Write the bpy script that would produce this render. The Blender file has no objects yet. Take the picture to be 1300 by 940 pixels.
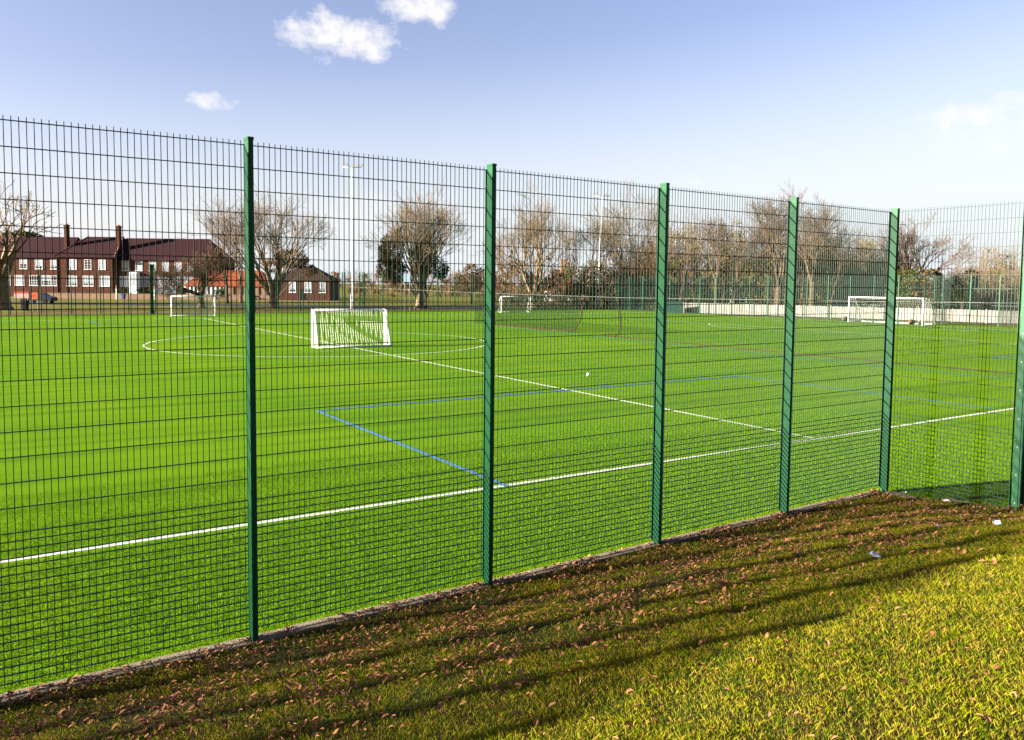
import bpy, math, random
import numpy as np
from mathutils import Vector, Matrix
PI = math.pi
SC = bpy.context.scene
COL = SC.collection
rng = np.random.default_rng(7)
random.seed(7)

# ------------------------------------------------------------------ camera geometry (measured)
F_PX, PITCH, ROLL, YAW = 1001.865, 0.06298, 0.01015, 0.58766
ZT = 0.12                                    # bottom rail above the turf (turf is z = 0)
CAM = np.array([-1.93312, -7.22301, 3.1855 + ZT])
cp, sp_, cy_, sy_ = math.cos(PITCH), math.sin(PITCH), math.cos(YAW), math.sin(YAW)
FW = np.array([sy_*cp, cy_*cp, -sp_]); RT0 = np.array([cy_, -sy_, 0.0]); UP0 = np.cross(RT0, FW)
RT = RT0*math.cos(ROLL) + UP0*math.sin(ROLL); UP = -RT0*math.sin(ROLL) + UP0*math.cos(ROLL)
FH = np.array([sy_, cy_, 0.0]); RH = np.array([cy_, -sy_, 0.0])
def ray(px, py): return FW + RT*(px-650)/F_PX + UP*(425-py)/F_PX
def G(px, py, z=0.0):                        # measured point on the ground
    d = ray(px, py); return CAM + d*((z-CAM[2])/d[2])
def AT(px, py, D):                           # measured point at horizontal depth D
    d = ray(px, py); return CAM + d*(D/(d@FH))
def onY(px, Y, z=0.0):
    lo = ray(px, 380); t = (Y-CAM[1])/lo[1]; P = CAM+lo*t; return np.array([P[0], Y, z])
def onX(px, X, z=0.0):
    lo = ray(px, 380); t = (X-CAM[0])/lo[0]; P = CAM+lo*t; return np.array([X, P[1], z])
def project(P):
    d = np.asarray(P) - CAM
    x, y, z = d@RT, d@UP, d@FW
    return 650+F_PX*x/z, 425-F_PX*y/z, z

# ------------------------------------------------------------------ mesh helpers
class MB:
    def __init__(s): s.v = []; s.f = []; s.m = []
    def box(s, lo, hi, mi=0):
        x0, y0, z0 = lo; x1, y1, z1 = hi; n = len(s.v)
        s.v += [(x0,y0,z0),(x1,y0,z0),(x1,y1,z0),(x0,y1,z0),(x0,y0,z1),(x1,y0,z1),(x1,y1,z1),(x0,y1,z1)]
        for f in ((0,3,2,1),(4,5,6,7),(0,1,5,4),(1,2,6,5),(2,3,7,6),(3,0,4,7)):
            s.f.append(tuple(n+i for i in f)); s.m.append(mi)
        return s
    def bbox(s, lo, hi, b=0.01, mi=0):        # box with chamfered vertical edges
        x0, y0, z0 = lo; x1, y1, z1 = hi
        ring = [(x0+b,y0),(x1-b,y0),(x1,y0+b),(x1,y1-b),(x1-b,y1),(x0+b,y1),(x0,y1-b),(x0,y0+b)]
        s.prism(ring, z0, z1, mi); return s
    def prism(s, ring, z0, z1, mi=0):
        n = len(s.v); k = len(ring)
        s.v += [(x,y,z0) for x,y in ring] + [(x,y,z1) for x,y in ring]
        s.f.append(tuple(n+i for i in reversed(range(k)))); s.f.append(tuple(n+k+i for i in range(k))); s.m += [mi, mi]
        for i in range(k):
            j = (i+1) % k; s.f.append((n+i, n+j, n+k+j, n+k+i)); s.m.append(mi)
    def poly(s, pts, mi=0):
        n = len(s.v); s.v += [tuple(p) for p in pts]; s.f.append(tuple(range(n, n+len(pts)))); s.m.append(mi)
    def tube(s, pts, rad, k=6, mi=0, cap=True):
        pts = [np.asarray(p, float) for p in pts]
        if not hasattr(rad, '__len__'): rad = [rad]*len(pts)
        n0 = len(s.v); u = None
        for i, p in enumerate(pts):
            if i == 0: d = pts[1]-p
            elif i == len(pts)-1: d = p-pts[-2]
            else: d = pts[i+1]-pts[i-1]
            L = np.linalg.norm(d); d = d/(L if L > 1e-9 else 1)
            if u is None:
                a = np.array([0,0,1.0]) if abs(d[2]) < .9 else np.array([1.0,0,0]); u = np.cross(d, a)
            u = u - d*(u@d); u /= np.linalg.norm(u)+1e-12; w = np.cross(d, u)
            for j in range(k):
                a = 2*PI*(j+.5)/k; q = p + (u*math.cos(a)+w*math.sin(a))*rad[i]; s.v.append((q[0],q[1],q[2]))
        for i in range(len(pts)-1):
            for j in range(k):
                a = n0+i*k+j; b = n0+i*k+(j+1) % k; s.f.append((a, b, b+k, a+k)); s.m.append(mi)
        if cap:
            s.f.append(tuple(n0+j for j in reversed(range(k)))); s.f.append(tuple(n0+(len(pts)-1)*k+j for j in range(k))); s.m += [mi, mi]
        return s
    def mesh(s, name, mats, smooth=False):
        me = bpy.data.meshes.new(name); me.from_pydata(s.v, [], s.f)
        if not isinstance(mats, (list, tuple)): mats = [mats]
        for m in mats: me.materials.append(m)
        if len(mats) > 1: me.polygons.foreach_set('material_index', s.m)
        if smooth: me.polygons.foreach_set('use_smooth', [True]*len(s.f))
        me.update(); return me
    def build(s, name, mats, parent=None, smooth=False):
        return link(name, s.mesh(name, mats, smooth), parent)
def link(name, data, parent=None):
    o = bpy.data.objects.new(name, data); COL.objects.link(o)
    if parent is not None: o.parent = parent
    return o
def np_mesh(name, V, Fc, mat, smooth=False):
    V = np.asarray(V, np.float32); Fc = np.asarray(Fc, np.int32)
    me = bpy.data.meshes.new(name); k = Fc.shape[1]
    me.vertices.add(len(V)); me.vertices.foreach_set('co', V.ravel())
    me.loops.add(Fc.size); me.loops.foreach_set('vertex_index', Fc.ravel())
    me.polygons.add(len(Fc)); me.polygons.foreach_set('loop_start', np.arange(0, Fc.size, k, dtype=np.int32))
    for m in (mat if isinstance(mat, (list, tuple)) else [mat]): me.materials.append(m)
    me.update(calc_edges=True); me.validate()
    if smooth: me.polygons.foreach_set('use_smooth', [True]*len(Fc))
    return me
def tag(o, label=None, cat=None, group=None, kind=None):
    if label: o['label'] = label
    if cat: o['category'] = cat
    if group: o['group'] = group
    if kind: o['kind'] = kind
    return o
def empty(name, loc, rz=0.0):
    o = link(name, None); o.location = tuple(loc); o.rotation_euler = (0, 0, rz); o.empty_display_size = .2; return o
def struct(o): o['kind'] = 'structure'; return o
def copy_tree(o, parent=None):
    c = o.copy(); COL.objects.link(c); c.parent = parent
    for ch in list(o.children): copy_tree(ch, c)
    return c

# ------------------------------------------------------------------ materials
ALB = .52                                    # measured picture tones to surface albedo
def mat(name, col, rough=.7, metal=0, col2=None, scale=8, detail=4, bump=0, bscale=None, spec=.10, lo=.35, hi=.65, trans=0, stretch=None, col3=None, scale3=1.0):
    K = .86 if min(col) > .55 else ALB
    col = tuple(c*K for c in col); col2 = tuple(c*K for c in col2) if col2 else None; col3 = tuple(c*K for c in col3) if col3 else None
    m = bpy.data.materials.new(name); m.use_nodes = True; nt = m.node_tree; N = nt.nodes; L = nt.links
    b = N['Principled BSDF']; b.inputs['Roughness'].default_value = rough; b.inputs['Metallic'].default_value = metal
    b.inputs['Specular IOR Level'].default_value = spec
    b.inputs['Base Color'].default_value = (*col, 1)
    tc = N.new('ShaderNodeTexCoord'); src = tc.outputs['Object']
    if stretch:
        mp = N.new('ShaderNodeMapping'); mp.inputs['Scale'].default_value = stretch; L.new(src, mp.inputs['Vector']); src = mp.outputs['Vector']
    if col2:
        n = N.new('ShaderNodeTexNoise'); n.inputs['Scale'].default_value = scale; n.inputs['Detail'].default_value = detail; L.new(src, n.inputs['Vector'])
        r = N.new('ShaderNodeMapRange'); r.inputs[1].default_value = lo; r.inputs[2].default_value = hi; L.new(n.outputs['Fac'], r.inputs[0])
        mx = N.new('ShaderNodeMix'); mx.data_type = 'RGBA'; mx.inputs['A'].default_value = (*col, 1); mx.inputs['B'].default_value = (*col2, 1)
        L.new(r.outputs[0], mx.inputs['Factor']); out = mx.outputs['Result']
        if col3:
            n3 = N.new('ShaderNodeTexNoise'); n3.inputs['Scale'].default_value = scale3; n3.inputs['Detail'].default_value = 3; L.new(src, n3.inputs['Vector'])
            r3 = N.new('ShaderNodeMapRange'); r3.inputs[1].default_value = .45; r3.inputs[2].default_value = .62; L.new(n3.outputs['Fac'], r3.inputs[0])
            m3 = N.new('ShaderNodeMix'); m3.data_type = 'RGBA'; m3.inputs['B'].default_value = (*col3, 1); L.new(out, m3.inputs['A']); L.new(r3.outputs[0], m3.inputs['Factor']); out = m3.outputs['Result']
        L.new(out, b.inputs['Base Color'])
    if bump:
        n2 = N.new('ShaderNodeTexNoise'); n2.inputs['Scale'].default_value = bscale or scale*3; n2.inputs['Detail'].default_value = 5; L.new(src, n2.inputs['Vector'])
        bp = N.new('ShaderNodeBump'); bp.inputs['Strength'].default_value = bump; bp.inputs['Distance'].default_value = .03
        L.new(n2.outputs['Fac'], bp.inputs['Height']); L.new(bp.outputs['Normal'], b.inputs['Normal'])
    if trans:                                 # thin leaves let some light through
        t = N.new('ShaderNodeBsdfTranslucent'); ms = N.new('ShaderNodeMixShader'); ms.inputs[0].default_value = trans
        if col2: L.new(out, t.inputs['Color'])
        else: t.inputs['Color'].default_value = (*col, 1)
        L.new(b.outputs[0], ms.inputs[1]); L.new(t.outputs[0], ms.inputs[2]); L.new(ms.outputs[0], N['Material Output'].inputs['Surface'])
    return m
M = {}
M['green'] = mat('green powder coated steel', (.002,.100,.034), .5, 0, (.003,.125,.042), 6, spec=.25)
M['wire'] = mat('green coated wire', (.002,.045,.030), .5, 0, spec=.25)
M['white'] = mat('white painted metal', (.8,.8,.8), .4, 0, (.7,.7,.7), 3)
M['net'] = mat('white net cord', (.75,.75,.72), .8)
M['rope'] = mat('brown net cord', (.07,.035,.02), .85)
M['darknet'] = mat('dark green net cord', (.03,.055,.03), .85)
M['paleline'] = mat('pale cable', (.45,.45,.42), .6)
M['concrete'] = mat('concrete edging', (.42,.34,.25), .9, 0, (.30,.24,.17), 9, bump=.3, bscale=60)
M['gstrip'] = mat('litter strip soil', (.13,.075,.045), .95, 0, (.24,.16,.09), 1.2, bump=.5, bscale=20)
M['tarmac'] = mat('tarmac', (.045,.045,.055), .9, 0, (.06,.058,.065), 4)
M['ground'] = mat('rough winter grass', (.24,.24,.006), .95, 0, (.16,.18,.005), .35, 6, bump=.5, bscale=9, col3=(.20,.15,.02), scale3=.09)
M['bank'] = mat('bank soil and moss', (.06,.065,.006), .95, 0, (.09,.045,.015), 5, 6, bump=.8, bscale=40, col3=(.06,.075,.012), scale3=1.3)
M['linew'] = mat('white turf line', (.60,.60,.56), .85, 0, (.60,.66,.45), 30, lo=.45, hi=.75, bump=.5, bscale=90)
M['lineb'] = mat('blue turf line', (.13,.36,.78), .85, 0, (.10,.28,.58), 30, bump=.5, bscale=90)
M['brick'] = mat('brown brick', (.13,.046,.028), .9, 0, (.09,.033,.022), 1.5, 6, bump=.2, bscale=12)
M['rooftile'] = mat('dark plum roof tiles', (.048,.012,.018), .85, 0, (.035,.009,.014), 1.3, stretch=(1,1,6))
M['redtile'] = mat('orange clay roof tiles', (.42,.10,.04), .85, 0, (.30,.08,.035), 2, stretch=(1,1,4))
M['browntile'] = mat('brown roof tiles', (.075,.035,.025), .85, 0, (.055,.027,.02), 2, stretch=(1,1,4))
M['ridge'] = mat('clay ridge tiles', (.30,.14,.09), .8)
M['glass'] = mat('window glass', (.03,.04,.06), .06, 0, spec=1.0)
M['blind'] = mat('pale window blind', (.54,.62,.74), .5, 0, (.40,.48,.60), .8)
M['frame'] = mat('white window frame', (.72,.74,.78), .5)
M['render'] = mat('white render', (.75,.74,.70), .8, 0, (.62,.61,.57), 1.0)
M['boards'] = mat('pale timber boards', (.50,.475,.44), .85, 0, (.36,.335,.30), 1.7, stretch=(1,1,.3))
M['pinkwall'] = mat('pinkish brick wall', (.42,.27,.18), .9, 0, (.32,.20,.14), 2)
M['greenboard'] = mat('green boarding', (.012,.05,.042), .7, 0, (.02,.07,.055), 2)
M['bark'] = mat('pale bark', (.42,.31,.18), .9, 0, (.20,.15,.09), 2.2, 6, bump=.5, bscale=10)
M['barkgrey'] = mat('grey brown bark', (.19,.135,.085), .9, 0, (.11,.08,.055), 2.2, 6, bump=.5, bscale=10)
M['twig'] = mat('brown twigs', (.17,.115,.07), .9, 0, (.26,.18,.105), 1.5)
M['twigred'] = mat('reddish twigs', (.18,.10,.065), .9, 0, (.13,.08,.055), 1.5)
M['ivy'] = mat('ivy leaves', (.09,.075,.02), .7, 0, (.22,.13,.035), .9, 4, trans=.15)
M['ever'] = mat('evergreen foliage', (.045,.07,.018), .7, 0, (.10,.115,.025), .8, 4, trans=.15)
M['olive'] = mat('olive green foliage', (.13,.16,.025), .75, 0, (.22,.20,.035), .5, 4, trans=.4)
M['brownleaf'] = mat('brown winter foliage', (.30,.15,.06), .8, 0, (.15,.09,.035), .5, 4, trans=.2)
M['thick'] = mat('olive brown thicket foliage', (.40,.24,.08), .8, 0, (.24,.22,.045), .5, 4, trans=.45)
M['reed'] = mat('tan winter scrub', (.26,.16,.07), .85, 0, (.16,.11,.045), .5, 4, trans=.2)
M['black'] = mat('black plastic', (.012,.012,.016), .5)
M['dark'] = mat('dark interior', (.02,.018,.018), .8)
M['lamp'] = mat('grey lamp housing', (.45,.44,.40), .5, 0, (.35,.34,.3), 5)
M['red'] = mat('red paint', (.55,.04,.03), .6)
M['orange'] = mat('orange sign paint', (.75,.16,.04), .6)
M['signblue'] = mat('pale blue sign sheet', (.40,.55,.75), .5)
M['cream'] = mat('cream banner', (.62,.50,.44), .7, 0, (.5,.32,.28), 4)
M['bluebin'] = mat('blue plastic', (.03,.14,.40), .5)
M['ball'] = mat('white ball', (.85,.85,.85), .4)
M['paper'] = mat('white litter', (.8,.8,.85), .6, 0, (.55,.6,.7), 30)
M['sand'] = mat('brown sandbag', (.20,.13,.08), .9)
M['car'] = mat('dark car paint', (.02,.02,.03), .25, 0, spec=.8)
M['leaf'] = mat('fallen brown leaves', (.66,.30,.14), .7, 0, (.22,.08,.04), 14, 2, lo=.44, hi=.56, trans=.1, col3=(.60,.28,.13), scale3=25)

def blade_mat(name, a, b_, c, s1, s2, trans):
    m = mat(name, a, .6, 0, b_, s1, 3, trans=trans, col3=c, scale3=s2, spec=.04, lo=.4, hi=.6); m.node_tree.nodes['Principled BSDF'].inputs['Roughness'].default_value=.9; return m
M['blade'] = blade_mat('bank grass', (.33,.37,.003), (.12,.21,.002), (.55,.40,.05), 4.0, 22.0, .4)
M['fibre'] = blade_mat('turf fibres', (.130,.300,.001), (.065,.180,.001), (.26,.44,.01), 60, 130, .15)
# turf carpet: bright yellowish green with roll bands and wear
def turf_mat():
    m = bpy.data.materials.new('artificial turf'); m.use_nodes = True; nt = m.node_tree; N = nt.nodes; L = nt.links
    b = N['Principled BSDF']; b.inputs['Roughness'].default_value = .95; b.inputs['Specular IOR Level'].default_value = .03
    tc = N.new('ShaderNodeTexCoord')
    def noise(s, d, st=(1,1,1)):
        mp = N.new('ShaderNodeMapping'); mp.inputs['Scale'].default_value = st; L.new(tc.outputs['Object'], mp.inputs['Vector'])
        n = N.new('ShaderNodeTexNoise'); n.inputs['Scale'].default_value = s; n.inputs['Detail'].default_value = d; L.new(mp.outputs['Vector'], n.inputs['Vector']); return n.outputs['Fac']
    def mix(f, A, B, lo, hi):
        r = N.new('ShaderNodeMapRange'); r.inputs[1].default_value = lo; r.inputs[2].default_value = hi; L.new(f, r.inputs[0])
        x = N.new('ShaderNodeMix'); x.data_type = 'RGBA'; L.new(r.outputs[0], x.inputs['Factor'])
        for k, v in (('A', A), ('B', B)):
            if isinstance(v, tuple): x.inputs[k].default_value = (v[0]*ALB, v[1]*ALB, v[2]*ALB, 1)
            else: L.new(v, x.inputs[k])
        return x.outputs['Result']
    c = mix(noise(45, 3), (.112,.262,.001), (.188,.405,.001), .36, .64)
    c = mix(noise(.25, 4, (1,.35,1)), c, (.225,.390,.001), .42, .75)
    c = mix(noise(1.0, 2, (.05,1.6,1)), c, (.090,.218,.001), .46, .72)
    c = mix(noise(160, 2), c, (.23,.33,.03), .62, .72)
    L.new(c, b.inputs['Base Color'])
    bp = N.new('ShaderNodeBump'); bp.inputs['Strength'].default_value = .8; bp.inputs['Distance'].default_value = .02
    L.new(noise(70, 4), bp.inputs['Height']); L.new(bp.outputs['Normal'], b.inputs['Normal'])
    return m
M['turf'] = turf_mat()

# ------------------------------------------------------------------ ground
END_X, REC_X, FAR_Y, JOG_Y = 70.6, 73.8, 80.6, -1.96
BAY = 2.525
g = MB(); s_ = 2500
g.poly([(-s_,-s_,-.035),(s_,-s_,-.035),(s_,s_,-.035),(-s_,s_,-.035)]); struct(g.build('ground', M['ground']))
g = MB(); JX = 4*BAY+.03
g.poly([(-60,.02,0),(JX,.02,0),(JX,JOG_Y+.02,0),(REC_X,JOG_Y+.02,0),(REC_X,32.4,0),(END_X,32.4,0),(END_X,FAR_Y-1.6,0),(-60,FAR_Y-1.6,0)])
struct(g.build('turf_pitch', M['turf']))
g = MB(); g.poly([(-60,FAR_Y-1.6,-.004),(END_X+1,FAR_Y-1.6,-.004),(END_X+1,FAR_Y+2.6,-.004),(-60,FAR_Y+2.6,-.004)])
struct(g.build('dirt_path', M['gstrip']))
def sm(a, b, x): t = np.clip((x-a)/(b-a), 0, 1); return t*t*(3-2*t)
def bump2(X, Y): return .018*np.sin(3.1*X+1.3*Y)*np.sin(2.3*Y-1.1*X) + .010*np.sin(9*X-4*Y)*np.sin(7*Y+3*X)
def bank_z(X, Y):
    a = np.abs(np.minimum(Y, 0)); w = .55*sm(6.5, 10.0, X)
    d1 = np.maximum(a-.12, 0); d2 = np.maximum(a-1.95, 0)
    d1 = d1*sm(-.3, 1.6, d1)+d1*.15*(1-sm(-.3,1.6,d1)); d2 = d2*sm(-.3, 1.6, d2)+d2*.1*(1-sm(-.3,1.6,d2))
    h1 = .235*np.minimum(d1, 7.2); h2 = .235*np.minimum(d2, 7.2)
    e = np.minimum(1, (d1*(1-w)+d2*w)/.5)
    return .022 + h1*(1-w) + h2*w + bump2(X, Y)*e
# concrete edging under the near fence
g = MB(); x = -38.0
while x < JX-.2:
    x1 = min(x+.914, JX-.14); g.bbox((x+.003,-.15,-.2),(x1-.003,.02,.045+random.uniform(-.006,.006)), .004); x = x1
    if x >= JX-.15: break
y = -.15
while y > JOG_Y: g.bbox((JX-.14,max(y-.914,JOG_Y-.1)+.003,-.2),(JX+.03,y-.003,.045+max(0,float(bank_z(np.array(JX-.3),np.array(y-.2)))-.03)), .004); y -= .914
x = JX+.035
while x < 60: g.bbox((x+.003,JOG_Y-.15,-.2),(x+.911,JOG_Y+.02,.045+float(bank_z(np.array(x),np.array(JOG_Y-.15)))), .004); x += .914
struct(g.build('kerb', M['concrete']))
# far road and field strips (depth measured along the view direction)
def strip(name, D0, D1, px0, px1, m, z):
    q = []
    for D, pxs in ((D0, (px0, px1)), (D1, (px1, px0))):
        for px in pxs:
            P = AT(px, 370, D); q.append((P[0], P[1], z))
    g = MB(); g.poly(q); struct(g.build(name, m))
strip('road', 108, 119, -300, 640, M['tarmac'], -.027)
strip('path', 141, 147, -300, 430, M['pinkwall'], -.023)

# bank
def grid_mesh(name, xs, ys, fz, m):
    X, Y = np.meshgrid(xs, ys); Z = fz(X, Y); nx, ny = len(xs), len(ys)
    V = np.stack([X, Y, Z], -1).reshape(-1, 3); i = np.arange(nx*ny).reshape(ny, nx)
    Fc = np.stack([i[:-1,:-1], i[:-1,1:], i[1:,1:], i[1:,:-1]], -1).reshape(-1, 4)
    return np_mesh(name, V, Fc, m, True)
xs = np.concatenate([np.linspace(-60,-4,60,endpoint=False), np.linspace(-4, JX-.14, 150)])
ys = np.concatenate([np.linspace(-40,-9,30,endpoint=False), np.linspace(-9,-.145,120)])
b1 = link('grass_bank', grid_mesh('grass_bank', xs, ys, bank_z, M['bank'])); struct(b1)
xs = np.concatenate([np.linspace(JX-.14, 22, 120, endpoint=False), np.linspace(22, 120, 60)])
ys = np.concatenate([np.linspace(-40,-9,30,endpoint=False), np.linspace(-9,JOG_Y-.145,100)])
b2 = link('grass_bank', grid_mesh('grass_bank', xs, ys, bank_z, M['bank'])); struct(b2)

def blades(P, hgt, wid, lean, seed):
    r = np.random.default_rng(seed); n = len(P); a = r.uniform(0, 2*PI, n)
    h = hgt*(.3+1.1*r.beta(1.8,2.2,n)); w = wid*r.uniform(.7, 1.3, n)
    dx, dy = np.cos(a), np.sin(a); b = r.uniform(0, 2*PI, n); l = lean*r.uniform(.2, 1.0, n)*h
    V = np.empty((n, 4, 3)); T = P.copy()
    V[:,0] = P; V[:,0,0] -= dx*w/2; V[:,0,1] -= dy*w/2
    V[:,1] = P; V[:,1,0] += dx*w/2; V[:,1,1] += dy*w/2
    mid = P.copy(); mid[:,0] += np.cos(b)*l*.4; mid[:,1] += np.sin(b)*l*.4; mid[:,2] += h*.6
    V[:,2] = mid; V[:,2,0] += dx*w*.35; V[:,2,1] += dy*w*.35
    T[:,0] += np.cos(b)*l; T[:,1] += np.sin(b)*l; T[:,2] += h*.95
    V[:,3] = T
    i = np.arange(n)[:,None]*4
    Fc = np.concatenate([i+np.array([[0,1,2]]), i+np.array([[0,2,3]])])
    return V.reshape(-1,3), Fc
def in_view(P, mg=160):
    x, y, z = project(P); return (z > .3) & (x > -mg) & (x < 1300+mg) & (y > -mg) & (y < 940+mg)
# bank grass
n = 1400000
P = np.stack([rng.uniform(-4, 20, n), rng.uniform(-6.8, -.10, n), np.zeros(n)], -1)
P = P[(P[:,0] < JX-.16) | (P[:,1] < JOG_Y-.16)]; P[:,2] = bank_z(P[:,0], P[:,1]) - .004
P = P[in_view(P)]
k = np.sin(P[:,0]*2.1+1)*np.sin(P[:,1]*2.7+P[:,0]) + .7*np.sin(P[:,0]*5.3-P[:,1]*4.1)*np.sin(P[:,1]*6.1+2)
near = np.where(P[:,0] < JX, -P[:,1], -P[:,1]+JOG_Y)
prob = np.clip(.42+.35*k, .08, 1)*(1-sm(1.6,3.6,near)) + sm(1.6,3.6,near)*np.clip(.8+.2*k,.3,1)
keep = rng.uniform(0,1,len(P)) < prob; P = P[keep]
V, Fc = blades(P, .038, .0025, .8, 3)
o = link('grass', np_mesh('grass', V, Fc, M['blade'])); tag(o, 'yellowish green tufty grass growing on the bank in front of the fence', 'grass', kind='stuff')
# turf fibres near the fence
n = 420000
P = np.stack([rng.uniform(-4, 17, n), rng.uniform(.02, 7.0, n)**1.0, np.zeros(n)], -1)
rr = np.random.default_rng(5).uniform(0,1,n) < np.clip(1.25-P[:,1]/7.0, 0, 1)
P = P[rr & in_view(P, 100)]
Pj = np.stack([rng.uniform(JX, 16, 30000), rng.uniform(JOG_Y, .02, 30000), np.zeros(30000)], -1)
P = np.concatenate([P, Pj[in_view(Pj,100)]])
white = (P[:,1] > 3.45-.0185*P[:,0]+.04) & (P[:,1] < 3.57-.0185*P[:,0]+.04)
P = P[~white]
V, Fc = blades(P, .023, .006, 1.2, 4)
o = link('turf_fibres', np_mesh('turf_fibres', V, Fc, M['fibre'])); tag(o, 'short bright green plastic fibres of the pitch behind the fence', 'artificial grass', kind='stuff')
# fallen leaves, densest along the fence
def leaves(P, size, seed):
    r = np.random.default_rng(seed); n = len(P); a = r.uniform(0, 2*PI, n); s = size*(.45+1.1*r.beta(1.6,3.2,n))
    til = r.uniform(-.8, .8, n); curl = r.uniform(.1, .6, n)
    out = np.zeros((n, 6, 3)); base = [(-1,0),(-.35,.5),(.45,.45),(1,0),(.45,-.45),(-.35,-.5)]
    for i, (u, w) in enumerate(base):
        jx = r.uniform(-.12,.12,n); uu = (u+jx)*s*.5; ww = (w+r.uniform(-.1,.1,n))*s*.5
        z = np.abs(w)*curl*s + u*s*.5*np.sin(til) + s*.12
        out[:,i,0] = P[:,0]+uu*np.cos(a)-ww*np.sin(a); out[:,i,1] = P[:,1]+uu*np.sin(a)+ww*np.cos(a); out[:,i,2] = P[:,2]+z+np.abs(np.sin(til))*s*.3
    i = np.arange(n)[:,None]*6
    Fc = np.concatenate([i+np.array([[0,1,2,3]]), i+np.array([[0,3,4,5]])])
    return out.reshape(-1,3), Fc
n = 95000
P = np.stack([rng.uniform(-3, 18, n), -rng.uniform(.0, 6.5, n), np.zeros(n)], -1)
P = P[(P[:,0] < JX-.12) | (P[:,1] < JOG_Y-.12)]
d = np.where(P[:,0] < JX, -P[:,1], -P[:,1]+JOG_Y)
cl = .45+.65*np.sin(P[:,0]*3.3+P[:,1]*2)*np.sin(P[:,1]*5-P[:,0]*1.7)+.35*np.sin(P[:,0]*8.1-P[:,1]*3)*np.sin(P[:,1]*11+P[:,0]*4)
cl = np.clip(cl, -.3, 1.2)
keep = rng.uniform(0,1,len(P)) < np.where(d < 2.6, .42*(.35+cl)*(1.0+.9*np.exp(-d/.25)), .42*np.exp(-(d-2.6)/.42)*(.35+cl)+.018)
P = P[keep]; P[:,2] = bank_z(P[:,0], P[:,1])+.022; P = P[in_view(P)]
V, Fc = leaves(P, .048, 9)
o = link('leaf_litter', np_mesh('leaf_litter', V, Fc, M['leaf'])); tag(o, 'dry brown and pinkish fallen leaves scattered over the grass bank', 'fallen leaves', kind='stuff')

# ------------------------------------------------------------------ pitch markings
ANG = -.0185; CX, CY = 13.75, 35.35
def W(u, v): return (CX+u*math.cos(ANG)-v*math.sin(ANG), CY+u*math.sin(ANG)+v*math.cos(ANG))
def line(g, a, b, w=.10, z=.004):
    a = np.array(a); b = np.array(b); d = (b-a)/np.linalg.norm(b-a); n_ = np.array([-d[1], d[0]])*w/2
    g.poly([(*(a-n_), z), (*(b-n_), z), (*(b+n_), z), (*(a+n_), z)])
def arc(g, c, r, a0, a1, w=.10, z=.004, n=120):
    for i in range(n):
        t0 = a0+(a1-a0)*i/n; t1 = a0+(a1-a0)*(i+1)/n
        g.poly([(*W(c[0]+(r-w/2)*math.cos(t0), c[1]+(r-w/2)*math.sin(t0)), z), (*W(c[0]+(r+w/2)*math.cos(t0), c[1]+(r+w/2)*math.sin(t0)), z),
                (*W(c[0]+(r+w/2)*math.cos(t1), c[1]+(r+w/2)*math.sin(t1)), z), (*W(c[0]+(r-w/2)*math.cos(t1), c[1]+(r-w/2)*math.sin(t1)), z)])
HL, HWD = 54.8, 32.0
g = MB(); e = .06
line(g, W(-HL-e,-HWD), W(HL+e,-HWD), .105); line(g, W(-HL-e,HWD), W(HL+e,HWD), .12)
for s in (-1, 1):
    line(g, W(s*HL,-HWD+e), W(s*HL,HWD-e), .12)
    line(g, W(s*(HL-16.5),-20.16), W(s*(HL-16.5),20.16)); line(g, W(s*(HL-.06),-20.1), W(s*(HL-16.45),-20.1)); line(g, W(s*(HL-.06),20.1), W(s*(HL-16.45),20.1))
    line(g, W(s*(HL-5.5),-9.16), W(s*(HL-5.5),9.16)); line(g, W(s*(HL-.06),-9.1), W(s*(HL-5.45),-9.1)); line(g, W(s*(HL-.06),9.1), W(s*(HL-5.45),9.1))
    a = math.acos(5.5/9.15); c0 = (s*(HL-11), 0)
    arc(g, c0, 9.15, (PI-a) if s > 0 else -a, (PI+a) if s > 0 else a, n=40)
    g.poly([(*W(c0[0]+.12*math.cos(t), .12*math.sin(t)), .004) for t in np.linspace(0, 2*PI, 12, endpoint=False)])
line(g, W(0,-HWD+e), W(0,HWD-e), .11); arc(g, (0,0), 9.15, 0, 2*PI)
struct(g.build('pitch_marking', M['linew']))
g = MB(); zb = .009
for x0, x1 in ((5.1, 21.3), (38.9, 55.1)):
    for sgn in (-1, 1):
        yb = CY+sgn*(HWD-.07) - .0185*((x0+x1)/2-CX); yi = yb-sgn*8.95
        line(g, (x0,yb),(x0,yi), .10, zb); line(g, (x1,yb),(x1,yi), .10, zb); line(g, (x0+.05,yi),(x1-.05,yi), .10, zb+.004)
line(g, (32.8,67.0),(29.4,3.4), .09, zb); line(g, (-3.0,67.2),(-4.2,3.8), .09, zb)
struct(g.build('pitch_marking', M['lineb']))

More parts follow.
